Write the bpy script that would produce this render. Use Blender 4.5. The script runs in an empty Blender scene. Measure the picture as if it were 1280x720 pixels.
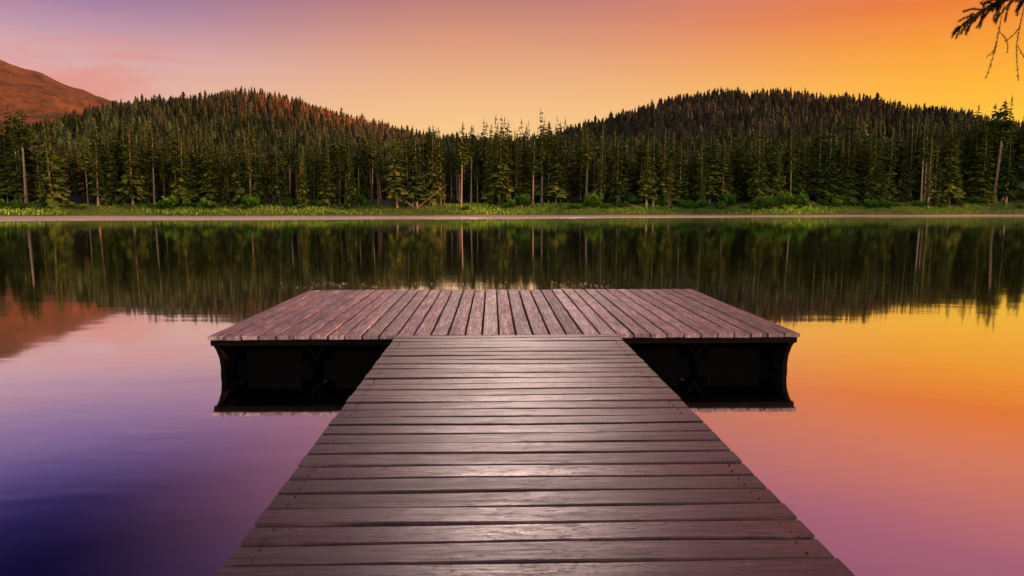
import bpy, math, random
import numpy as np
from mathutils import Vector
R=math.radians
rng=np.random.default_rng(7)
random.seed(7)
scene=bpy.context.scene
try:
    scene.view_settings.view_transform='Standard'; scene.view_settings.look='None'
    scene.view_settings.exposure=0
except Exception: pass

def lin(c,a=1.0):
    o=[]
    for v in c:
        v=v/255.0
        o.append(v/12.92 if v<=0.04045 else ((v+0.055)/1.055)**2.4)
    return (o[0],o[1],o[2],a)

# ---------------------------------------------------------------- nodes helper
class NT:
    def __init__(s,nt): s.nt=nt; s.n=nt.nodes; s.l=nt.links
    def new(s,t,**k):
        n=s.n.new(t)
        for a,b in k.items(): setattr(n,a,b)
        return n
    def link(s,a,b): s.l.new(a,b)
    def setin(s,n,i,v):
        if hasattr(v,'is_output') : s.l.new(v,n.inputs[i])
        else: n.inputs[i].default_value=v
    def math(s,op,a,b=0.0,clamp=False):
        n=s.new('ShaderNodeMath',operation=op); n.use_clamp=clamp
        s.setin(n,0,a); s.setin(n,1,b); return n.outputs[0]
    def maprange(s,v,a,b,c=0.0,d=1.0,smooth=True):
        n=s.new('ShaderNodeMapRange')
        n.interpolation_type='SMOOTHSTEP' if smooth else 'LINEAR'
        s.setin(n,0,v); s.setin(n,1,a); s.setin(n,2,b); s.setin(n,3,c); s.setin(n,4,d)
        return n.outputs[0]
    def mix(s,f,a,b,mode='MIX'):
        n=s.new('ShaderNodeMix',data_type='RGBA',blend_type=mode)
        s.setin(n,0,f); s.setin(n,6,a); s.setin(n,7,b); return n.outputs[2]
    def ramp(s,f,stops,interp='LINEAR'):
        n=s.new('ShaderNodeValToRGB'); cr=n.color_ramp; cr.interpolation=interp
        while len(cr.elements)>1: cr.elements.remove(cr.elements[-1])
        cr.elements[0].position=stops[0][0]; cr.elements[0].color=stops[0][1]
        for p,c in stops[1:]:
            e=cr.elements.new(p); e.color=c
        s.setin(n,0,f); return n.outputs[0]
    def noise(s,vec,scale,detail=4,rough=.55,dist=0.0):
        n=s.new('ShaderNodeTexNoise'); n.inputs['Scale'].default_value=scale
        n.inputs['Detail'].default_value=detail; n.inputs['Roughness'].default_value=rough
        n.inputs['Distortion'].default_value=dist
        if vec is not None: s.link(vec,n.inputs['Vector'])
        return n.outputs[0]
    def mapping(s,vec,scale=(1,1,1),loc=(0,0,0)):
        n=s.new('ShaderNodeMapping'); s.link(vec,n.inputs[0])
        n.inputs['Scale'].default_value=scale; n.inputs['Location'].default_value=loc
        return n.outputs[0]

def newmat(name):
    m=bpy.data.materials.new(name); m.use_nodes=True
    t=NT(m.node_tree); b=t.n.get('Principled BSDF'); return m,t,b

# ---------------------------------------------------------------- world
w=bpy.data.worlds.new("World"); scene.world=w; w.use_nodes=True
t=NT(w.node_tree); bg=t.n['Background']
tc=t.new('ShaderNodeTexCoord'); sep=t.new('ShaderNodeSeparateXYZ'); t.link(tc.outputs['Generated'],sep.inputs[0])
X,Y,Z=sep.outputs
hl=t.math('SQRT',t.math('ADD',t.math('MULTIPLY',X,X),t.math('MULTIPLY',Y,Y)))
s=t.math('DIVIDE',X,t.math('MAXIMUM',hl,0.001))
zc=t.math('MAXIMUM',Z,0.0)
L=t.ramp(zc,[(0,lin((242,182,148))),(.1,lin((232,172,150))),(.15,lin((224,174,168))),(.185,lin((212,170,178))),(.236,lin((166,132,166))),(.27,lin((140,112,158))),(.31,lin((94,76,130))),(.35,lin((44,35,84))),(.40,lin((20,15,52))),(.6,lin((20,16,52))),(1,lin((40,32,66)))])
C=t.ramp(zc,[(0,lin((253,210,138))),(.1,lin((250,204,140))),(.15,lin((243,189,136))),(.22,lin((222,158,126))),(.29,lin((184,120,118))),(.36,lin((172,112,128))),(.45,lin((130,88,120))),(.6,lin((85,58,90))),(1,lin((60,42,72)))])
Rr=t.ramp(zc,[(0,lin((255,200,66))),(.1,lin((255,198,68))),(.15,lin((254,180,60))),(.2,lin((248,154,56))),(.24,lin((238,126,58))),(.30,lin((222,128,100))),(.40,lin((176,102,124))),(.6,lin((115,70,94))),(1,lin((60,42,72)))])
col=t.mix(t.maprange(s,-.58,-.02),L,C)
col=t.mix(t.maprange(s,.02,.60),col,Rr)
# thin pink wisps low on the left
cv=t.mapping(tc.outputs['Generated'],(2.0,2.0,9),(2.1,0,.6))
cn=t.noise(cv,1.7,5,.58,.8)
cm=t.math('MULTIPLY',t.maprange(cn,.40,.60),t.maprange(s,-.32,-.50))
cm=t.math('MULTIPLY',cm,t.maprange(zc,.245,.19))
col=t.mix(t.math('MULTIPLY',cm,.7),col,lin((226,146,134)))
cn2=t.noise(t.mapping(tc.outputs['Generated'],(1.5,1.5,16),(3,1,0)),2.2,5,.6,.4)
col=t.mix(t.math('MULTIPLY',t.math('MULTIPLY',t.maprange(cn2,.5,.75),.12),t.maprange(zc,.3,.24)),col,lin((250,160,120)))
# added bright sky patch above the far shore, out of view, for deck sheen
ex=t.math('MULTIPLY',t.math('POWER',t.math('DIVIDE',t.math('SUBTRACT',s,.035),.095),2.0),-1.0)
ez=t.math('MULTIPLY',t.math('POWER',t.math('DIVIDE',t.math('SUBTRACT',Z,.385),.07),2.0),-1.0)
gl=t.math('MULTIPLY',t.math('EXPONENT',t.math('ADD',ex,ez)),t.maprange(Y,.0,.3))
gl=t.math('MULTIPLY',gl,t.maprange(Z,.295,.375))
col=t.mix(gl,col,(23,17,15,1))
# pale fill glow low behind the viewer, added to brighten the forest
bk=t.math('MULTIPLY',t.maprange(Y,.1,-.6),t.maprange(zc,.6,.12))
col=t.mix(bk,col,(1.75,1.46,1.2,1))
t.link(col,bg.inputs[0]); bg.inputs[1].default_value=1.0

# sun
sl=bpy.data.lights.new("Sun",'SUN'); sl.energy=4.5; sl.angle=R(1.0); sl.color=(1.0,.48,.2)
so=bpy.data.objects.new("Sun",sl); scene.collection.objects.link(so)
az,el=R(98),R(8)
d=Vector((math.sin(az)*math.cos(el),math.cos(az)*math.cos(el),math.sin(el)))
so.rotation_euler=d.to_track_quat('Z','Y').to_euler()

# camera
cd=bpy.data.cameras.new("Camera"); cam=bpy.data.objects.new("Camera",cd); scene.collection.objects.link(cam)
cd.lens=24; cd.sensor_width=36; cd.clip_end=20000; cd.clip_start=.05
cam.location=(0,0,1.72); cam.rotation_euler=(R(90-6.72),0,R(-1.6)); scene.camera=cam

# ---------------------------------------------------------------- helpers
def link(o): scene.collection.objects.link(o); return o
def mk(name,V,T,cols=None,mat=None,smooth=False,attr='tint'):
    V=np.asarray(V,dtype=np.float32); T=np.asarray(T,dtype=np.int32)
    me=bpy.data.meshes.new(name)
    me.vertices.add(len(V)); me.vertices.foreach_set('co',V.ravel())
    me.loops.add(T.size); me.loops.foreach_set('vertex_index',T.ravel())
    k=T.shape[1]
    me.polygons.add(len(T)); me.polygons.foreach_set('loop_start',np.arange(len(T),dtype=np.int32)*k)
    me.update(calc_edges=True)
    if cols is not None:
        c=np.ones((len(V),4),dtype=np.float32); cols=np.asarray(cols,dtype=np.float32)
        c[:,:cols.shape[1]]=cols
        a=me.color_attributes.new(attr,'FLOAT_COLOR','POINT'); a.data.foreach_set('color',c.ravel())
    if smooth: me.polygons.foreach_set('use_smooth',np.ones(len(T),dtype=bool))
    if mat: me.materials.append(mat)
    return me
def obj(name,me,parent=None,**k):
    o=bpy.data.objects.new(name,me); link(o)
    if parent: o.parent=parent
    for a,b in k.items(): o[a]=b
    return o

def shore(X): return 128+.08*X+1.8*np.sin(X*.07)+1.0*np.sin(X*.19+1)
def ss(x): x=np.clip(x,0,1); return x*x*(3-2*x)
def nearshore(X): return -1.2+6.0*ss((X-3.4)/3.6)-0.6*ss((-X-3)/5)
def hills(X,Y):
    n=2.0*np.sin(X*.021+1.3)*np.sin(Y*.017)+1.8*np.sin(X*.05+Y*.031)+1.2*np.sin(X*.11-Y*.06+2)
    sl=np.where(X<-188,84,118)
    h=77*np.exp(-((X+188)/sl)**2/2-((Y-560)/165)**2/2)
    h=h+10*np.exp(-((X+330)/80)**2/2-((Y-600)/120)**2/2)
    sr=np.where(X<185,114,156)
    h2=83*np.exp(-np.abs((X-185)/sr)**2.1/2-((Y-600)/180)**2/2)
    h2=h2+16*np.exp(-((X-400)/110)**2/2-((Y-560)/150)**2/2)
    m=ss((Y-170)/200)
    return h+h2+n*m
def hgt(X,Y):
    X=np.asarray(X,float); Y=np.asarray(Y,float)
    d=Y-shore(X)
    zf=np.where(d<0,np.maximum(-2.5,-.02+.07*d),0)+np.where(d>0,.3*ss(d/3)+1.1*ss(d/9)+.008*np.clip(d,0,200),0)
    zf=zf+np.where(d>0,.12*np.sin(X*.6)*np.sin(Y*.9),0)*ss(d/4)+hills(X,Y)*ss(d/20)
    dn=nearshore(X)-Y
    zn=np.where(dn>0,.5*ss(dn/1.2)+.06*np.clip(dn,0,30),np.maximum(-2.5,.25*dn))
    ds=np.abs(X)-300
    zs=np.where(ds>0,2.0*ss(ds/20),-2.5)
    return np.maximum(np.maximum(zf,zn),zs)

# ---------------------------------------------------------------- ground
def axis(parts):
    a=[]
    for s0,e,st in parts: a+=list(np.arange(s0,e,st))
    a.append(parts[-1][1]); return np.array(a)
gx=axis([(-4500,-900,300),(-900,-160,12),(-160,-15,2.5),(-15,15,1),(15,160,2.5),(160,900,12),(900,4500,300)])
gy=axis([(-400,-40,40),(-40,-10,5),(-10,9,.75),(9,110,8),(110,150,1.0),(150,200,4),(200,900,9),(900,5000,300)])
GX,GY=np.meshgrid(gx,gy); GZ=hgt(GX,GY)
V=np.stack([GX.ravel(),GY.ravel(),GZ.ravel()],1)
nx,ny=len(gx),len(gy)
i,j=np.meshgrid(np.arange(nx-1),np.arange(ny-1)); b=(j*nx+i).ravel()
T=np.stack([b,b+1,b+nx+1,b+nx],1)
gm,t,p=newmat("ground_mat")
geo=t.new('ShaderNodeNewGeometry'); sp=t.new('ShaderNodeSeparateXYZ'); t.link(geo.outputs['Position'],sp.inputs[0])
n1=t.noise(geo.outputs['Position'],.12,5); n2=t.noise(geo.outputs['Position'],1.6,5)
gc=t.ramp(n1,[(.3,(.08,.15,.025,1)),(.5,(.14,.24,.035,1)),(.7,(.24,.30,.05,1))])
gc=t.mix(t.math('MULTIPLY',t.maprange(n2,.42,.75),.5),gc,(.05,.07,.02,1))
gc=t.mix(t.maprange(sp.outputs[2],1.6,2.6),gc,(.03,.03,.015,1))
gc=t.mix(t.maprange(sp.outputs[2],.16,.30),(.70,.58,.54,1),gc)
t.link(gc,p.inputs['Base Color']); p.inputs['Roughness'].default_value=.95
bp=t.new('ShaderNodeBump'); bp.inputs['Strength'].default_value=.6; bp.inputs['Distance'].default_value=.2; t.link(n2,bp.inputs['Height']); t.link(bp.outputs[0],p.inputs['Normal'])
obj("ground",mk("ground",V,T,None,gm,True),kind="structure",label="grassy lake shore rising into wooded hills",category="ground")

# ---------------------------------------------------------------- mountain
mx=np.linspace(-2300,-150,120); my=np.linspace(850,2100,70); MX,MY=np.meshgrid(mx,my)
prof=np.interp(MX,[-2300,-1700,-1350,-1150,-920,-820,-720,-640,-450,-150],[60,320,400,360,274,242,212,190,118,-20])
fr=np.exp(-((MY-1350)/330)**2/2)
MZ=prof*fr+ (7*np.sin(MX*.013+MY*.006)+5*np.sin(MX*.031-MY*.022+1)+3*np.sin(MX*.07+MY*.05))*fr*ss((prof-60)/150)-4
V=np.stack([MX.ravel(),MY.ravel(),MZ.ravel()],1); nx,ny=120,70
i,j=np.meshgrid(np.arange(nx-1),np.arange(ny-1)); b=(j*nx+i).ravel(); T=np.stack([b,b+1,b+nx+1,b+nx],1)
mm,t,p=newmat("mountain_mat")
geo=t.new('ShaderNodeNewGeometry')
n1=t.noise(geo.outputs['Position'],.010,8,.7,.8); n2=t.noise(geo.outputs['Position'],.06,8,.75)
c=t.ramp(n1,[(.36,(.07,.058,.024,1)),(.48,(.25,.09,.04,1)),(.62,(.40,.14,.058,1))])
c=t.mix(t.math('MULTIPLY',t.maprange(n2,.48,.6),.65),c,(.05,.045,.018,1))
t.link(c,p.inputs['Base Color']); p.inputs['Roughness'].default_value=1
bp=t.new('ShaderNodeBump'); bp.inputs['Strength'].default_value=.8; bp.inputs['Distance'].default_value=9; t.link(n2,bp.inputs['Height']); t.link(bp.outputs[0],p.inputs['Normal'])
obj("mountain",mk("mountain",V,T,None,mm,True),kind="structure",label="bare reddish brown mountain slope lit by sunset",category="mountain")

# ---------------------------------------------------------------- water
wm,t,p=newmat("water_mat"); t.n.remove(p); out=t.n['Material Output']
geo=t.new('ShaderNodeNewGeometry'); sp=t.new('ShaderNodeSeparateXYZ'); t.link(geo.outputs['Position'],sp.inputs[0])
g=t.new('ShaderNodeBsdfGlossy')
dd=t.new('ShaderNodeBsdfDiffuse'); dd.inputs[0].default_value=(.006,.008,.014,1)
mixs=t.new('ShaderNodeMixShader'); mixs.inputs[0].default_value=.88; t.link(dd.outputs[0],mixs.inputs[1]); t.link(g.outputs[0],mixs.inputs[2])
edge=t.math('SUBTRACT',sp.outputs[1],t.math('ADD',t.math('MULTIPLY',sp.outputs[0],.30),105.0))
wn=t.noise(t.mapping(geo.outputs['Position'],(.03,.1,1)),1.0,4)
edge=t.math('ADD',edge,t.math('MULTIPLY',t.math('SUBTRACT',wn,.5),22.0))
band=t.maprange(edge,-4,5)
rough=t.math('ADD',t.math('MULTIPLY',band,.58),.043)
t.link(rough,g.inputs['Roughness']); g.inputs['Color'].default_value=(1,1,1,1)
b1=t.noise(t.mapping(geo.outputs['Position'],(.9,2.2,1)),1.0,2,.5,.5)
b2=t.noise(t.mapping(geo.outputs['Position'],(.25,.7,1)),1.0,2,.5,.3)
bp=t.new('ShaderNodeBump'); bp.inputs['Strength'].default_value=.25; bp.inputs['Distance'].default_value=.004
t.link(t.math('ADD',b1,t.math('MULTIPLY',b2,2.0)),bp.inputs['Height']); t.link(bp.outputs[0],g.inputs['Normal'])
t.link(mixs.outputs[0],out.inputs[0])
V=[(-330,-12,0),(330,-12,0),(330,170,0),(-330,170,0)]
obj("water",mk("water",V,[(0,1,2,3)],None,wm),kind="structure",label="calm mirror-like lake reflecting the sunset sky",category="lake")

# ---------------------------------------------------------------- foliage materials
def foliage(name,useobj=True,gain=1.0,stops=None):
    m,t,p=newmat(name)
    a=t.new('ShaderNodeAttribute'); a.attribute_name='tint'
    c=a.outputs[0]
    if useobj:
        oi=t.new('ShaderNodeObjectInfo')
        r=t.ramp(oi.outputs['Random'],stops or [(0,(.5,.62,.45,1)),(.3,(.9,.95,.65,1)),(.6,(1.25,1.15,.7,1)),(.8,(.6,.75,.65,1)),(1,(1.6,1.35,.8,1))])
        c=t.mix(1.0,c,r,'MULTIPLY')
    c=t.mix(1.0,c,(gain,gain,gain,1),'MULTIPLY')
    d_=t.new('ShaderNodeBsdfDiffuse'); t.link(c,d_.inputs[0]); t.n.remove(p)
    t.link(d_.outputs[0],t.n['Material Output'].inputs[0])
    return m
fol=foliage("needles_mat",True,2.2); folS=foliage("forest_mat",False,1.95); folG=foliage("grass_mat",False,1.25); folP=foliage("pine_needles_mat",False,.8)
folB=foliage("shrub_mat",True,1.25,[(0,(.5,.8,.6,1)),(.5,(.8,1.1,.6,1)),(1,(1.05,1.25,.6,1))])
bark,t,p=newmat("bark_mat")
oi=t.new('ShaderNodeObjectInfo'); geo=t.new('ShaderNodeTexCoord')
n1=t.noise(t.mapping(geo.outputs['Object'],(3,3,.6)),2.0,4)
c=t.ramp(n1,[(.3,(.12,.08,.055,1)),(.7,(.34,.24,.16,1))])
c=t.mix(t.maprange(oi.outputs['Random'],.2,.9,.0,.7),c,(.50,.38,.27,1))
t.link(c,p.inputs['Base Color']); p.inputs['Roughness'].default_value=.9

def crown(rg,H,z0,Rm,layers,nb,side=True,taper=.8):
    V=[];T=[];Cc=[]
    def add(ps,shade):
        i=len(V); V.extend(ps); T.append((i,i+1,i+2)); Cc.extend(shade)
    for k in range(layers):
        tt=(k+rg.random()*.6)/layers
        z=H*(z0+(1-z0)*tt**.92)
        RR=Rm*(max(0,1-tt))**taper*rg.uniform(.7,1.2)+.10
        if z0>.3: RR*=min(1,.45+2.2*tt)
        n=max(3,int(nb*(1-.45*tt)))
        a0=rg.random()*6.28
        for q in range(n):
            if rg.random()<.08: continue
            a=a0+6.283*q/n+rg.uniform(-.35,.35); Lb=RR*rg.uniform(.55,1.15)
            ca,sa=math.cos(a),math.sin(a); dr=rg.uniform(.15,.55)*(1-tt*.6); wd=Lb*rg.uniform(.18,.34)
            zz=z+rg.uniform(-.15,.15)
            p0=(0,0,zz+.12); p2=(ca*Lb,sa*Lb,zz-dr*Lb)
            m=.5*Lb; mz=zz-.25*dr*Lb
            pa=(ca*m-sa*wd,sa*m+ca*wd,mz-rg.uniform(0,.35)*wd*2); pb=(ca*m+sa*wd,sa*m-ca*wd,mz-rg.uniform(0,.35)*wd*2)
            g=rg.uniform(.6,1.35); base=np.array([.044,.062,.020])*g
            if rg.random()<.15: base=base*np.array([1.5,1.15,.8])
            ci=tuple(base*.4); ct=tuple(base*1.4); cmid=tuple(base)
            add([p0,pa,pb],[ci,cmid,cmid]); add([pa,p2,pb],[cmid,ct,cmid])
            hz=Lb*rg.uniform(.22,.42)
            pm=(ca*m*.9,sa*m*.9,mz-hz)
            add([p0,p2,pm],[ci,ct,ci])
            if side:
                e=.8*Lb; q1=(ca*e-sa*wd*1.1,sa*e+ca*wd*1.1,zz-dr*Lb*1.0-.05); q2=(ca*e+sa*wd*1.1,sa*e-ca*wd*1.1,zz-dr*Lb*1.0-.05)
                c1=(ca*m*.8,sa*m*.8,mz)
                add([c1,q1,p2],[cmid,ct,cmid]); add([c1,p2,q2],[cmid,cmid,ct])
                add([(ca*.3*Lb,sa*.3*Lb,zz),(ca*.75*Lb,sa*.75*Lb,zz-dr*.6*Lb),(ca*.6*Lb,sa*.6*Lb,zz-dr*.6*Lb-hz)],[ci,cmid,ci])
    for a in (0,1.57):
        add([(-.1*math.cos(a),-.1*math.sin(a),H*.95),(.1*math.cos(a),.1*math.sin(a),H*.95),(0,0,H*1.035)],[(.04,.06,.02)]*3)
    return np.array(V,float),np.array(T),np.array(Cc,float)
def trunk(rg,H,r0,seg=7,rings=7):
    V=[];T=[]
    bx,by=rg.uniform(-.15,.15,2)
    for k in range(rings):
        f=k/(rings-1); r=r0*(1-f)**.85+.015; r*=1.35 if k==0 else 1
        for q in range(seg):
            a=6.283*q/seg; V.append((math.cos(a)*r+bx*math.sin(f*3.1),math.sin(a)*r+by*math.sin(f*3.1),f*H-.3*(k==0)))
    for k in range(rings-1):
        for q in range(seg):
            q2=(q+1)%seg; T.append((k*seg+q,k*seg+q2,(k+1)*seg+q2,(k+1)*seg+q))
    return V,T
protos=[]
for k in range(14):
    lodge=k>=8
    H=15
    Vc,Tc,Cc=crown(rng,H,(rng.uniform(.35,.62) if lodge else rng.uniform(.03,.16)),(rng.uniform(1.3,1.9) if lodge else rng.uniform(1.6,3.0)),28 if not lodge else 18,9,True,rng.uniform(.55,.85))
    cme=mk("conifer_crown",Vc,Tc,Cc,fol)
    tv,tt_=trunk(rng,H,rng.uniform(.14,.20))
    tme=mk("conifer_trunk",tv,tt_,None,bark,True)
    protos.append((cme,tme,lodge))
LB_S="dark green spruce with full crown on the lake shore"
LB_L="slender pine with pale bare lower trunk on lake shore"
placed=[]
tries=0
while len(placed)<298 and tries<30000:
    tries+=1
    x=rng.uniform(-108,124); y=float(shore(x))+7.5+rng.random()**1.3*13+1.5*math.sin(x*.11+1)
    if x/y<-.80 or x/y>.90: continue
    if any((x-a)**2+(y-b)**2<.9 for a,b in placed): continue
    placed.append((x,y))
for x,y in placed:
    cen=math.exp(-((x+16)/38)**2)
    lodge=rng.random()<(.18+.62*cen)
    ch=[q for q in protos if q[2]==lodge]; cme,tme,_=ch[rng.integers(len(ch))]
    Ht=np.interp(x,[-110,-70,-30,-12,8,22,35,60,80,120],[18.5,15.5,14.5,16,16.5,16.5,15.5,16,19,21])
    lo,hi=(.72,1.0) if -25<x<35 else (.62,1.03)
    Ht*=rng.uniform(lo,hi)
    if rng.random()<.13: Ht*=.5
    if abs(x-5)>35 and rng.random()<.05: Ht*=1.1
    sc=Ht/15
    e=bpy.data.objects.new("conifer_tree",None); link(e)
    e.empty_display_size=.5
    e.location=(x,y,float(hgt(x,y))); wd=sc*rng.uniform(.8,1.25)
    e.scale=(wd,wd,sc); e.rotation_euler=(rng.uniform(-.035,.035),rng.uniform(-.035,.035),rng.uniform(0,6.28))
    e['label']=LB_L if lodge else LB_S; e['category']="tree"; e['group']="conifers along the far lake shore"
    o=bpy.data.objects.new("trunk",tme); o.parent=e; link(o)
    o=bpy.data.objects.new("crown",cme); o.parent=e; link(o)

# forest mass
def lowtree(rg):
    V=[];T=[];C=[]
    tiers=int(rg.integers(5,8)); fat=rg.uniform(.9,1.3); pw_=rg.uniform(.5,.8)
    lx,ly=rg.uniform(-.02,.02,2)
    for k in range(tiers):
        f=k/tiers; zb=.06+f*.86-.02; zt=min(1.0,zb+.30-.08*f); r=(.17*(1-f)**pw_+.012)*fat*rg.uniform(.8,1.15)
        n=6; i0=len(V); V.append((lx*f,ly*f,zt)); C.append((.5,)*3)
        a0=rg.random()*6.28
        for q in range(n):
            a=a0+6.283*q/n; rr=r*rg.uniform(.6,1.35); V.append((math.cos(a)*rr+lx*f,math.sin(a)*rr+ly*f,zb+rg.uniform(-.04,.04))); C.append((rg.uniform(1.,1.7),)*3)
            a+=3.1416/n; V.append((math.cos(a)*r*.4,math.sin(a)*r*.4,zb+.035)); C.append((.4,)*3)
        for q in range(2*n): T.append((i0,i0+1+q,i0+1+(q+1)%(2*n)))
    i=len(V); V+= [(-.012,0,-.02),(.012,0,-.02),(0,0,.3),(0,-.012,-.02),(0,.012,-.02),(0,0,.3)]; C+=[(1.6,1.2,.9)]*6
    T+= [(i,i+1,i+2),(i+3,i+4,i+5)]
    return np.array(V,float),np.array(T),np.array(C,float)
def midtree(rg):
    lod=rg.random()<.45
    V,T,C=crown(rg,15,rg.uniform(.3,.5) if lod else .08,rg.uniform(1.6,2.8),14,6,False,rg.uniform(.6,.85))
    C=C/np.array([.044,.062,.020]); V=V/15
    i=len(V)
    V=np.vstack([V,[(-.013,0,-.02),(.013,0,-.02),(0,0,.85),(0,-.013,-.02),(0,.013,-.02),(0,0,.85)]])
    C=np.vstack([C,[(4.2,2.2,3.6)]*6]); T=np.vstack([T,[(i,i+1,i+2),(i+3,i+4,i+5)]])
    return V,T,C
lows=[lowtree(rng) for _ in range(10)]; mids=[midtree(rng) for _ in range(8)]
pts=[]
y=148.0
while y<680:
    sp_=min(3.5+(y-150)*.0072,5.6)
    xs=np.arange(-.78*y-15,.90*y+15,sp_)
    xs=xs+rng.uniform(-.55,.55,len(xs))*sp_; ys=y+rng.uniform(-.55,.55,len(xs))*sp_
    pts.append(np.stack([xs,ys],1)); y+=sp_
pts=np.vstack(pts); pts=pts[rng.random(len(pts))>.08]
pts=pts[(pts[:,1]<620)&(pts[:,1]>shore(pts[:,0])+16)]; z=hgt(pts[:,0],pts[:,1])
clump=.5+.5*np.sin(pts[:,0]*.045+1.7*np.sin(pts[:,1]*.03))*np.sin(pts[:,1]*.04+pts[:,0]*.013)
Vs=[];Ts=[];Cs=[];off=0
kind=np.where(pts[:,1]<235,1,0); pid=rng.integers(0,1000,len(pts))
for kd,lst in ((1,mids),(0,lows)):
    for q,(pv,pt,pc) in enumerate(lst):
        s_=(kind==kd)&((pid%len(lst))==q); P=pts[s_]; n=len(P)
        if n==0: continue
        near=P[:,1]<235
        h=rng.uniform(6.0,12.0,n)*np.interp(P[:,1],[235,236,450],[1.15,1.0,.80]); h=h*np.where(rng.random(n)<.08,1.25,1)
        h=h*np.where(near,np.interp(P[:,0]/P[:,1],[-.8,-.4,.4,.7],[1.0,1,1,1.2]),1)
        # taller stand on the low ground between the two hills
        h=h*(1+.42*np.exp(-((P[:,0]/P[:,1]-.06)/.13)**2)*np.where(P[:,1]<300,1,0))
        wd=np.clip(h,8,15)*rng.uniform(.85,1.3,n)
        a=rng.uniform(0,6.28,n); ca,sa=np.cos(a)[:,None],np.sin(a)[:,None]
        vx=(pv[None,:,0]*ca-pv[None,:,1]*sa)*wd[:,None]+P[:,0:1]
        vy=(pv[None,:,0]*sa+pv[None,:,1]*ca)*wd[:,None]+P[:,1:2]
        vz=pv[None,:,2]*h[:,None]+z[s_][:,None]
        Vs.append(np.stack([vx,vy,vz],2).reshape(-1,3))
        Ts.append((pt[None]+ (off+np.arange(n)*len(pv))[:,None,None]).reshape(-1,3)); off+=n*len(pv)
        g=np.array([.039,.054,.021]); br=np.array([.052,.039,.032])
        f=np.clip((P[:,1]-250)/260,0,1)*(.25+.5*clump[s_])+rng.uniform(-.15,.2,n)  # warm haze painted into the tint as brown, growing with distance
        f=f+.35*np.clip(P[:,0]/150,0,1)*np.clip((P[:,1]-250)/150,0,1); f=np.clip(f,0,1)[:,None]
        rl=np.exp(-((P[:,0]+122)/48)**2)*np.clip((P[:,1]-400)/80,0,1)*(rng.random(n)<.75)  # red sunset light on the left hill's crest, painted into the tree tint
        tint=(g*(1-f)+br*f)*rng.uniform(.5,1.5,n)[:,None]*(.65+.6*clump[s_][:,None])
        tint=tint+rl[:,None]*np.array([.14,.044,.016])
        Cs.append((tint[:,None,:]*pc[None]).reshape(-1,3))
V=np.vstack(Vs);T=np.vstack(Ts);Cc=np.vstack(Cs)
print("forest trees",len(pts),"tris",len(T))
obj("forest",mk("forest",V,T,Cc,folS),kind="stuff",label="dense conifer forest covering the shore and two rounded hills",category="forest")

# ---------------------------------------------------------------- meadow grass
n=26000
x=rng.uniform(-115,130,n); dd_=rng.uniform(0,1,n)**.8*9+1.8; y=shore(x)+dd_; z=hgt(x,y)
pn=.5+.5*np.sin(x*.16+1.5*np.sin(y*.2))*np.sin(x*.043+2)
h=rng.uniform(.12,.4,n)*(.5+.9*pn); a=rng.uniform(0,6.28,n); wd=rng.uniform(.05,.16,n)
lx=rng.uniform(-.15,.15,n)
V=np.stack([np.stack([x-np.cos(a)*wd,y-np.sin(a)*wd,z-.05],1),np.stack([x+np.cos(a)*wd,y+np.sin(a)*wd,z-.05],1),np.stack([x+lx,y+lx,z+h],1)],1).reshape(-1,3)
T=np.arange(3*n).reshape(-1,3)
g=np.array([.15,.25,.03])[None]*rng.uniform(.5,1.4,n)[:,None]*(.45+1.15*pn[:,None]); g[:,0]*=rng.uniform(.8,1.4,n)
Cc=np.repeat(g,3,0); Cc[2::3]*=1.3
obj("meadow_grass",mk("meadow_grass",V,T,Cc,folG),kind="stuff",label="bright green grass strip along the far bank",category="grass")

# shrubs
def shrub(rg):
    V=[];T=[];C=[]
    blobs=[(rg.uniform(-.6,.6),rg.uniform(-.5,.5),rg.uniform(.35,.8),rg.uniform(.3,.55)) for _ in range(7)]
    for _ in range(750):
        bx,by,bz,br=blobs[rg.integers(7)]
        d=rg.normal(size=3); d/=np.linalg.norm(d); r=br*rg.uniform(.5,1.05)
        c=np.array([bx,by,bz])+d*r; c[2]=max(.03,c[2])
        u=rg.normal(size=3)*.075; v=rg.normal(size=3)*.075
        i=len(V); V+= [c-u,c+u,c+v*1.3]; T.append((i,i+1,i+2))
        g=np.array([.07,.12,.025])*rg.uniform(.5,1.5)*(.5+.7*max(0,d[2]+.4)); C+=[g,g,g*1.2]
    return V,T,C
def stems(rg):
    V=[];T=[]
    for _ in range(6):
        a=rg.random()*6.28; r=.02; dx,dy=math.cos(a)*.35,math.sin(a)*.35; i=len(V)
        for f in (0,.6):
            for q in range(4):
                b=1.57*q; V.append((dx*f+math.cos(b)*r,dy*f+math.sin(b)*r,f*1.1-.05))
        for q in range(4): T.append((i+q,i+(q+1)%4,i+4+(q+1)%4,i+4+q))
    return V,T
shp=[]
for _ in range(4):
    v,t_,c_=shrub(rng); sv,st=stems(rng); shp.append((mk("shrub_leaves",v,t_,c_,folB),mk("shrub_stems",sv,st,None,bark)))
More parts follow.
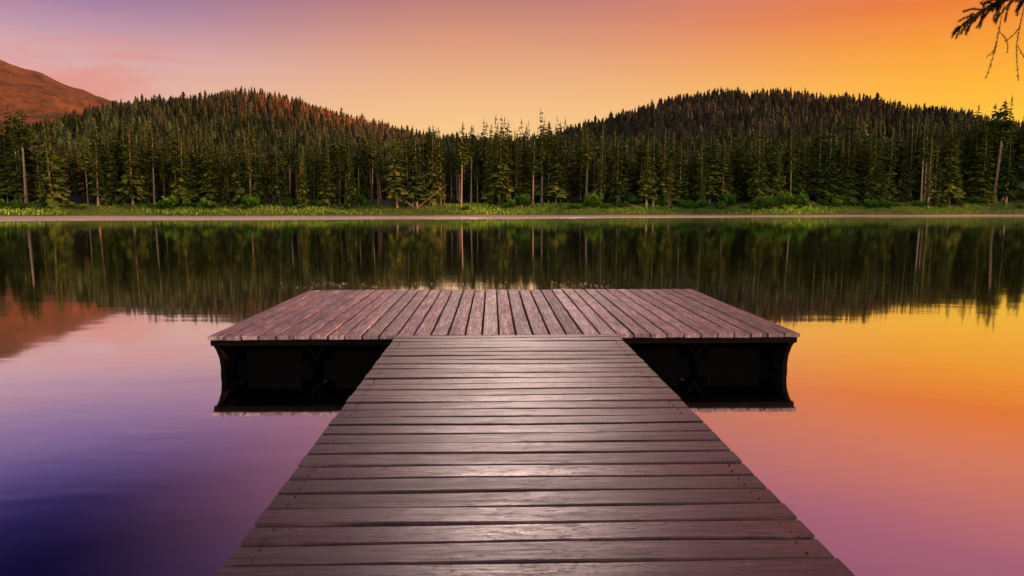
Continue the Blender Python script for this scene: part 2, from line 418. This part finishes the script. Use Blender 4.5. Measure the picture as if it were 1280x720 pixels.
for k in range(100):
    cl=[-88,-62,-46,-38,38,52,60,75,95][rng.integers(9)] if rng.random()<.5 else rng.uniform(-100,115)
    x=cl+rng.normal()*4; y=float(shore(x))+rng.uniform(5,9.5)
    e=bpy.data.objects.new("shrub",None); link(e); e.location=(x,y,float(hgt(x,y)))
    s_=rng.uniform(.5,1.4) if rng.random()<.8 else rng.uniform(1.4,2.2); e.scale=(s_*rng.uniform(.8,1.3),s_,s_*rng.uniform(.8,1.3)); e.rotation_euler=(0,0,rng.uniform(0,6.28))
    e['label']="leafy green shrub on the grassy far bank"; e['category']="shrub"; e['group']="shrubs on the far bank"
    lv,sm=shp[rng.integers(4)]
    o=bpy.data.objects.new("foliage",lv); o.parent=e; link(o)
    o=bpy.data.objects.new("stem",sm); o.parent=e; link(o)
for (x,dy,L_,an,rz) in ((-14.5,6.0,7.5,52,.1),(-15,7,6.5,-50,.1),(30,6.5,5,72,2.8)):
    tv,tt_=trunk(rng,L_,.14)
    y=float(shore(x))+dy
    e=bpy.data.objects.new("leaning_dead_tree",None); link(e); e.location=(x,y,float(hgt(x,y))); e.rotation_euler=(0,R(an),rz)
    e['label']="bare dead trunk leaning at the forest edge"; e['category']="dead tree"; e['group']="leaning dead trunks"
    o=bpy.data.objects.new("trunk",mk("dead_trunk",tv,tt_,None,bark,True)); o.parent=e; link(o)

# ---------------------------------------------------------------- dock
def woodmat(name,along,base,r0=.42,r1_=.24):
    m,t,p=newmat(name)
    tc=t.new('ShaderNodeTexCoord'); at=t.new('ShaderNodeAttribute'); at.attribute_name='tint'
    sepc=t.new('ShaderNodeSeparateColor'); t.link(at.outputs[0],sepc.inputs[0]); r1,r2,r3=sepc.outputs
    off=t.new('ShaderNodeCombineXYZ'); t.link(t.math('MULTIPLY',r1,37.0),off.inputs[0]); t.link(t.math('MULTIPLY',r2,53.0),off.inputs[1])
    va=t.new('ShaderNodeVectorMath',operation='ADD'); t.link(tc.outputs['Object'],va.inputs[0]); t.link(off.outputs[0],va.inputs[1])
    v=va.outputs[0]
    sc=(1.6,26,10) if along=='x' else (26,1.6,10)
    sc2=(5,120,20) if along=='x' else (120,5,20)
    sck=(1.3,6,1) if along=='x' else (6,1.3,1)
    g1=t.noise(t.mapping(v,sc),1.0,8,.68,1.2); g2=t.noise(t.mapping(v,sc2),1.0,5,.65,.3)
    blo=t.noise(v,2.3,6,.68,.4); sp1=t.noise(t.mapping(v,(14,50,1) if along=='x' else (50,14,1)),1.0,4,.7,.5)
    vo=t.new('ShaderNodeTexVoronoi'); t.link(t.mapping(v,sck),vo.inputs['Vector']); vo.inputs['Scale'].default_value=1.0
    knot=t.math('MULTIPLY',t.maprange(vo.outputs['Distance'],.17,.06),t.maprange(t.noise(v,.9,1),.42,.52))
    f=t.math('ADD',t.math('MULTIPLY',g1,.55),t.math('MULTIPLY',g2,.45))
    b=base
    c=t.ramp(f,[(.38,(b[0]*.10,b[1]*.09,b[2]*.12,1)),(.46,(b[0]*.6,b[1]*.57,b[2]*.6,1)),(.55,(b[0]*1.25,b[1]*1.2,b[2]*1.2,1)),(.64,(b[0]*2.7,b[1]*2.6,b[2]*2.6,1))])
    c=t.mix(t.maprange(blo,.38,.66,0,.6),c,(b[0]*.3,b[1]*.28,b[2]*.34,1))
    c=t.mix(t.maprange(sp1,.55,.66,0,.8),c,(b[0]*.10,b[1]*.08,b[2]*.11,1))
    c=t.mix(knot,c,(b[0]*.12,b[1]*.1,b[2]*.1,1))
    br=t.maprange(r3,0,1,.6,1.5,False)
    c=t.mix(1.0,c,br,'MULTIPLY')
    t.link(c,p.inputs['Base Color'])
    rg=t.math('ADD',t.maprange(f,.4,.6,r0,r1_),t.math('MULTIPLY',blo,.10))
    rg=t.math('ADD',rg,t.math('MULTIPLY',t.math('SUBTRACT',r2,.5),.12))
    t.link(rg,p.inputs['Roughness']); p.inputs['Specular IOR Level'].default_value=1.0
    p.inputs['IOR'].default_value=1.6
    bp=t.new('ShaderNodeBump'); bp.inputs['Strength'].default_value=.7; bp.inputs['Distance'].default_value=.0018
    hh=t.math('SUBTRACT',t.math('ADD',t.math('MULTIPLY',g2,.6),g1),t.math('ADD',t.math('MULTIPLY',knot,.6),t.math('MULTIPLY',t.maprange(sp1,.55,.66),.5)))
    t.link(hh,bp.inputs['Height']); t.link(bp.outputs[0],p.inputs['Normal'])
    return m
wx=woodmat("weathered_plank_mat",'x',(.078,.060,.082),.38,.24); wy=woodmat("platform_plank_mat",'y',(.42,.29,.34),.56,.40)
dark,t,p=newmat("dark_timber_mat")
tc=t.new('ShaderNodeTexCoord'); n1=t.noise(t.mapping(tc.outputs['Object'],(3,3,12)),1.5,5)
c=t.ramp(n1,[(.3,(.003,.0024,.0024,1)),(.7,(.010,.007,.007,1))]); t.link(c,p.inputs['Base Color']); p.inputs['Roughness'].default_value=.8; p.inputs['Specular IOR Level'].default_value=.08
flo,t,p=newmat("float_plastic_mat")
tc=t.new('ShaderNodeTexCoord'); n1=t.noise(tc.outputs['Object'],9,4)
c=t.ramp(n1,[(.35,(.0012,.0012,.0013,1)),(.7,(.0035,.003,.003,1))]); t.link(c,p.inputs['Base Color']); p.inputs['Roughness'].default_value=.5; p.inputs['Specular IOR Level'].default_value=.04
nail,t,p=newmat("nail_mat")
tc=t.new('ShaderNodeTexCoord'); n1=t.noise(tc.outputs['Object'],60,2)
c=t.ramp(n1,[(.3,(.02,.015,.013,1)),(.7,(.07,.04,.03,1))]); t.link(c,p.inputs['Base Color']); p.inputs['Roughness'].default_value=.6; p.inputs['Metallic'].default_value=.3

def planks(name,along,specs,th,mat,top):
    V=[];F=[];C=[]
    for (c0,wd,a0,a1) in specs:
        r=rng.random(3); N=9; dz=rng.uniform(-.0025,.0025); tilt=rng.uniform(-.014,.014); bow=rng.uniform(-.002,.002); ch=.006
        prof=[(-wd/2,-th),(wd/2,-th),(wd/2,-ch),(wd/2-ch,0),(0,.0008),(-wd/2+ch,0),(-wd/2,-ch)]
        i0=len(V); m=len(prof)
        for k in range(N):
            f=k/(N-1); a=a0+(a1-a0)*f
            wob=bow*math.sin(3.1*f)+rng.uniform(-.0008,.0008); zz=dz+.003*math.sin(f*6+r[0]*6)
            for (u,v) in prof:
                U=c0+u+wob; zt=top+v+zz+tilt*u
                V.append((a,U,zt) if along=='x' else (U,a,zt)); C.append(r)
        for k in range(N-1):
            for q in range(m):
                q2=(q+1)%m; F.append((i0+k*m+q,i0+k*m+q2,i0+(k+1)*m+q2,i0+(k+1)*m+q))
        F.append(tuple(i0+q for q in range(m))[::-1]); F.append(tuple(i0+(N-1)*m+q for q in range(m)))
    me=bpy.data.meshes.new(name); me.from_pydata(V,[],F); me.update()
    a=me.color_attributes.new('tint','FLOAT_COLOR','POINT')
    cc=np.ones((len(V),4),np.float32); cc[:,:3]=np.array(C); a.data.foreach_set('color',cc.ravel())
    me.materials.append(mat)
    return me
def addnails(me,pos):
    import bmesh
    bm=bmesh.new(); bm.from_mesh(me)
    me.materials.append(nail)
    for (x,y,z) in pos:
        vs=[bm.verts.new((x+.0045*math.cos(q*1.047),y+.0045*math.sin(q*1.047),z+.0028)) for q in range(6)]
        vb=[bm.verts.new((v.co.x,v.co.y,z-.006)) for v in vs]
        f=bm.faces.new(vs); f.material_index=1
        for q in range(6):
            f=bm.faces.new((vb[q],vb[(q+1)%6],vs[(q+1)%6],vs[q])); f.material_index=1
    bmesh.ops.recalc_face_normals(bm,faces=bm.faces)
    bm.to_mesh(me); bm.free()
def boxes(name,bl,mat,bev=.006):
    import bmesh
    bm=bmesh.new()
    for (x0,x1,y0,y1,z0,z1) in bl:
        vs=[bm.verts.new(c) for c in ((x0,y0,z0),(x1,y0,z0),(x1,y1,z0),(x0,y1,z0),(x0,y0,z1),(x1,y0,z1),(x1,y1,z1),(x0,y1,z1))]
        for f in ((3,2,1,0),(4,5,6,7),(0,1,5,4),(1,2,6,5),(2,3,7,6),(3,0,4,7)): bm.faces.new([vs[q] for q in f])
    if bev: bmesh.ops.bevel(bm,geom=list(bm.edges),offset=bev,segments=2,affect='EDGES')
    me=bpy.data.meshes.new(name); bm.to_mesh(me); bm.free(); me.materials.append(mat); return me

dock=bpy.data.objects.new("wooden_dock",None); link(dock)
dock['label']="weathered wooden dock with plank walkway and wide platform"; dock['category']="dock"
TOP=.42
WX0,WX1=.145-1.135,.145+1.135
specs=[];npos=[]
y=6.902
while y>-2.4:
    wd=.145+rng.uniform(-.003,.003); c0=y-wd/2
    specs.append((c0,wd,WX0+rng.uniform(-.002,.002),WX1+rng.uniform(-.002,.002)))
    if y>0:
        for xx in (WX0+.09,WX1-.09):
            for s_ in (-.04,.04): npos.append((xx+rng.uniform(-.008,.008),c0+s_+rng.uniform(-.006,.006),TOP))
    y-=wd+.017+rng.uniform(-.003,.003)
me=planks("walkway_planking",'x',specs,.04,wx,TOP); addnails(me,npos)
walk=obj("walkway",me,dock,label="narrow walkway of dark crosswise planks")
obj("stringer",boxes("stringer",[(WX0+.02,WX0+.08,-2.4,6.9,.2,.376)],dark),walk)
obj("stringer",boxes("stringer",[(WX1-.08,WX1-.02,-2.4,6.9,.2,.376)],dark),walk)
obj("stringer",boxes("stringer",[(.12,.18,-2.4,6.9,.2,.376)],dark),walk)
PX0,PX1,PY0,PY1=.145-3.06,.145+3.06,6.92,10.83
n=35; pw=(PX1-PX0)/n
specs=[(PX0+pw*(k+.5),pw-.018,PY0+rng.uniform(-.004,.004),PY1+rng.uniform(-.012,.012)) for k in range(n)]
me=planks("platform_planking",'y',specs,.04,wy,TOP)
npos=[(PX0+pw*(k+.5)+s_,yy,TOP) for k in range(n) for s_ in (-.05,.05) for yy in (PY0+.08,)]
addnails(me,npos)
plat=obj("platform",me,dock,label="wide platform of lengthwise pinkish brown boards")
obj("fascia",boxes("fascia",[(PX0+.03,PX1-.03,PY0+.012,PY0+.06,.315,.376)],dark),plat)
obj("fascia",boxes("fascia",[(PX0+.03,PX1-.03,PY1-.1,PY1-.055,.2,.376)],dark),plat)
obj("shade_board",boxes("shade_board",[(PX0+.14,PX1-.14,PY0+.065,7.49,.352,.374)],dark,0),plat)  # added dark board standing in for the shade under the deck planks
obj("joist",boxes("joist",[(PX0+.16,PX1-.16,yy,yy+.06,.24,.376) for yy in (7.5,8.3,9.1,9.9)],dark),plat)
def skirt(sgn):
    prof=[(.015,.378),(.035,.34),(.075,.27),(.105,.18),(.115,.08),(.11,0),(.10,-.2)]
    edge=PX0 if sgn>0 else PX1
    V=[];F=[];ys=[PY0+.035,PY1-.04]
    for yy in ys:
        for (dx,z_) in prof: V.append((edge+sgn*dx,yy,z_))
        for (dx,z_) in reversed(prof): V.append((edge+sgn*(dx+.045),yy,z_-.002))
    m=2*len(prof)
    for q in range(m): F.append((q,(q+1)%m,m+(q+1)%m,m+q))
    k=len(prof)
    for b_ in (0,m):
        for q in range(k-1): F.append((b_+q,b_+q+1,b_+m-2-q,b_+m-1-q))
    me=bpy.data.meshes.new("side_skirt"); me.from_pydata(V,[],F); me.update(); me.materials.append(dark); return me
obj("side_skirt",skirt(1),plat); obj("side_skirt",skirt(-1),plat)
def floatmesh(xc,wd):
    import bmesh
    me=boxes("float",[(xc-wd/2,xc+wd/2,PY0+.26,PY1-.3,-.16,.225)],flo,0)
    bm=bmesh.new(); bm.from_mesh(me)
    ed=[e for e in bm.edges if abs((e.verts[0].co-e.verts[1].co).normalized().y)>.9]
    bmesh.ops.bevel(bm,geom=ed,offset=.11,segments=6,affect='EDGES')
    fr=[e for e in bm.edges if abs(e.verts[0].co.y-e.verts[1].co.y)<1e-4]
    bmesh.ops.bevel(bm,geom=fr,offset=.02,segments=2,affect='EDGES')
    for f in bm.faces: f.smooth=len(f.verts)==4
    bm.to_mesh(me); bm.free(); return me
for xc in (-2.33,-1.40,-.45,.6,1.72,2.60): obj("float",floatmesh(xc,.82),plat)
brk,t,p=newmat("bracket_mat")
tc=t.new('ShaderNodeTexCoord'); n1=t.noise(tc.outputs['Object'],12,3)
c=t.ramp(n1,[(.35,(.003,.0025,.0025,1)),(.7,(.008,.006,.006,1))]); t.link(c,p.inputs['Base Color']); p.inputs['Roughness'].default_value=.8; p.inputs['Specular IOR Level'].default_value=.06
def bracket(xc):
    V=[];F=[]
    for sg in (-1,1):
        N=8
        b0=len(V)
        for k in range(N+1):
            a=k/N*math.pi/2
            for (rr) in (.17,.195):
                for yy in (PY0+.17,PY0+.19):
                    V.append((xc+sg*(.19-rr*math.sin(math.pi/2-a)+.0),yy,.11+ (rr)*math.sin(a)))
        for k in range(N):
            q=b0+4*k
            for (a_,b_) in ((0,1),(1,3),(3,2),(2,0)): F.append((q+a_,q+b_,q+4+b_,q+4+a_))
    me=bpy.data.meshes.new("bracket"); me.from_pydata(V,[],F); me.update(); me.materials.append(brk); return me
for xc in (-1.86,-.93,1.18,2.16):
    obj("bracket",bracket(xc),plat)

# floating weed specks behind the platform
V=[];T=[];C=[]
for k in range(110):
    cx=[-3,-2.4,-.9,-.2,.3,1.2,2.0][rng.integers(7)]*1.2+rng.normal()*.5; cy=rng.uniform(14.6,15.8)
    r=rng.uniform(.01,.035); i=len(V); zz=.006; hh=rng.uniform(.01,.03)
    V+=[(cx-r,cy-r*.5,zz),(cx+r,cy-r*.5,zz),(cx+rng.uniform(-.02,.02),cy+r,zz+hh)]; T.append((i,i+1,i+2)); g=np.array([.28,.24,.18])*rng.uniform(.5,1.5); C+=[g,g,g]
obj("pond_weed",mk("pond_weed",V,T,C,folG),kind="stuff",label="sparse floating weed and leaves on the water",category="water plants")

# ---------------------------------------------------------------- overhanging pine (stands just outside the frame on the near bank)
pine=bpy.data.objects.new("pine_tree",None); link(pine)
pine['label']="pine on the near bank with a drooping needled branch"; pine['category']="tree"
pb=Vector((6.6,3.1,float(hgt(6.6,3.1)))); pine.location=pb+Vector((.05,0,-.03))
def tube(pl,r0,r1,seg=6):
    V=[];F=[]
    n=len(pl)
    for k in range(n):
        p_=Vector(pl[k]); d_=(Vector(pl[min(k+1,n-1)])-Vector(pl[max(k-1,0)])).normalized()
        u=d_.cross(Vector((.3,.2,1))).normalized() if abs(d_.z)<.95 else d_.cross(Vector((1,0,0))).normalized(); v=d_.cross(u)
        r=r0+(r1-r0)*k/(n-1)
        for q in range(seg):
            a=6.283*q/seg; V.append(tuple(p_+u*math.cos(a)*r+v*math.sin(a)*r))
    for k in range(n-1):
        for q in range(seg):
            q2=(q+1)%seg; F.append((k*seg+q,k*seg+q2,(k+1)*seg+q2,(k+1)*seg+q))
    return V,F
def smoothpl(pl,n=5):
    o=[]; P=[Vector(q) for q in pl]
    for k in range(len(P)-1):
        a=P[max(k-1,0)];b=P[k];c=P[k+1];d_=P[min(k+2,len(P)-1)]
        for q in range(n):
            f=q/n
            o.append(.5*((2*b)+(c-a)*f+(2*a-5*b+4*c-d_)*f*f+(3*b-a-3*c+d_)*f**3))
    o.append(P[-1]); return o
TV=[];TF=[]; NV=[];NTt=[];NC=[]
def addtube(pl,r0,r1,seg=6):
    v,f=tube(pl,r0,r1,seg); i=len(TV); TV.extend([tuple(Vector(q)-pb) for q in v]); TF.extend([tuple(a+i for a in q) for q in f])
def needles(pl,dens,ln,start=0.0,wn=.0022):
    for k in range(int(len(pl)*start),len(pl)-1):
        a=Vector(pl[k]);b_=Vector(pl[k+1]); L_=(b_-a).length
        for _ in range(max(1,int(dens*L_))):
            f=random.random(); p_=a.lerp(b_,f); d_=(b_-a).normalized()
            o=Vector((random.gauss(0,1),random.gauss(0,1),random.gauss(0,1)));
            dr=(o.normalized()*.8+d_*.9).normalized(); wv=dr.cross(Vector((random.random(),random.random(),random.random()))).normalized()*wn
            l_=ln*random.uniform(.6,1.2); i=len(NV); q=p_-pb
            NV.extend([tuple(q-wv),tuple(q+wv),tuple(q+dr*l_)]); NTt.append((i,i+1,i+2))
            g=random.uniform(.5,1.4); NC.extend([(.06*g,.042*g,.018*g)]*3)
main=smoothpl([(6.6,3.1,4.4),(6.5,4.6,4.6),(6.1,6.1,4.35),(5.62,6.95,4.02),(5.28,7.12,3.90),(5.0,7.18,3.76),(4.80,7.18,3.62),(4.70,7.18,3.50)],6)
addtube(main,.045,.006)
needles(main,300,.045,.7,.0022)
def twig(src,pts_,r=.006,dens=420,ln=.05,start=.1,wn=.0022):
    pl=smoothpl([src]+pts_,5); addtube(pl,r,.0018,5); needles(pl,dens,ln,start,wn)
nodes_=[(5.46,7.08,3.95),(5.40,7.09,3.94),(5.34,7.1,3.92),(5.26,7.13,3.89),(5.18,7.15,3.85),(5.1,7.16,3.81),(5.02,7.18,3.77),(4.94,7.18,3.71),(4.86,7.18,3.66),(4.79,7.18,3.61)]
for k,s_ in enumerate(nodes_):
    for q in range(8 if k<7 else 3):
        dv=Vector((random.uniform(-.20,.04),random.uniform(-.18,.18),random.uniform(-.28,.10)))*(1.1-.06*k)
        e2=Vector(s_)+dv; md=Vector(s_)+dv*.5+Vector((0,0,.02))
        twig(s_,[tuple(md),tuple(e2)],.004,1000,.034,.15,.0024)
for s_,q in [((5.2,7.15,3.84),[(5.17,7.15,3.6),(5.13,7.14,3.35),(5.05,7.12,3.08)]),((5.15,7.14,3.45),[(5.1,7.1,3.36),(5.02,7.1,3.28)]),
             ((5.4,7.1,3.93),[(5.36,7.1,3.7),(5.33,7.1,3.4),(5.36,7.08,3.05)]),((5.35,7.1,3.6),[(5.28,7.1,3.5),(5.2,7.1,3.44)]),((5.34,7.1,3.4),[(5.42,7.1,3.28),(5.5,7.1,3.2)]),
             ((5.5,7.05,3.95),[(5.46,7.1,3.8),(5.42,7.1,3.62)]),((5.16,7.14,3.55),[(5.22,7.1,3.45),(5.24,7.1,3.33)])]:
    twig(s_,q,.004,300,.03,.25)
trk=smoothpl([(6.6,3.1,pb.z-.3),(6.65,3.1,2.5),(6.6,3.05,5),(6.75,3.0,8),(6.7,3.0,11)],5)
addtube(trk,.2,.03,12)
for k in range(26):
    zz=4.8+k*.23; a=random.uniform(-2.2,.9); Lb=2.4*(1-(zz-4.8)/7)+.3
    st=Vector((6.63,3.05,zz)); e_=st+Vector((math.cos(a)*Lb,math.sin(a)*Lb,-.15*Lb)); mid=(st+e_)/2+Vector((0,0,.15))
    pl=smoothpl([st,mid,e_],4); addtube(pl,.03,.006,5); needles(pl,160,.08,.3)
    for q in range(5):
        f=.35+.13*q; b0=st.lerp(e_,f)+Vector((0,0,.05)); e2=b0+Vector((random.uniform(-.5,.5),random.uniform(-.5,.5),random.uniform(-.3,.1)))
        pl=[b0,(b0+e2)/2,e2]; addtube(pl,.008,.003,4); needles(pl,200,.08)
barkd,t,p=newmat("pine_bark_mat"); tc=t.new('ShaderNodeTexCoord'); n1=t.noise(t.mapping(tc.outputs['Object'],(8,8,2)),2,5)
c=t.ramp(n1,[(.3,(.03,.02,.015,1)),(.7,(.13,.08,.05,1))]); t.link(c,p.inputs['Base Color']); p.inputs['Roughness'].default_value=.9
me=bpy.data.meshes.new("pine_trunk"); me.from_pydata(TV,[],TF); me.update(); me.materials.append(barkd)
obj("trunk",me,pine); obj("crown",mk("pine_needles",NV,NTt,NC,folP),pine)
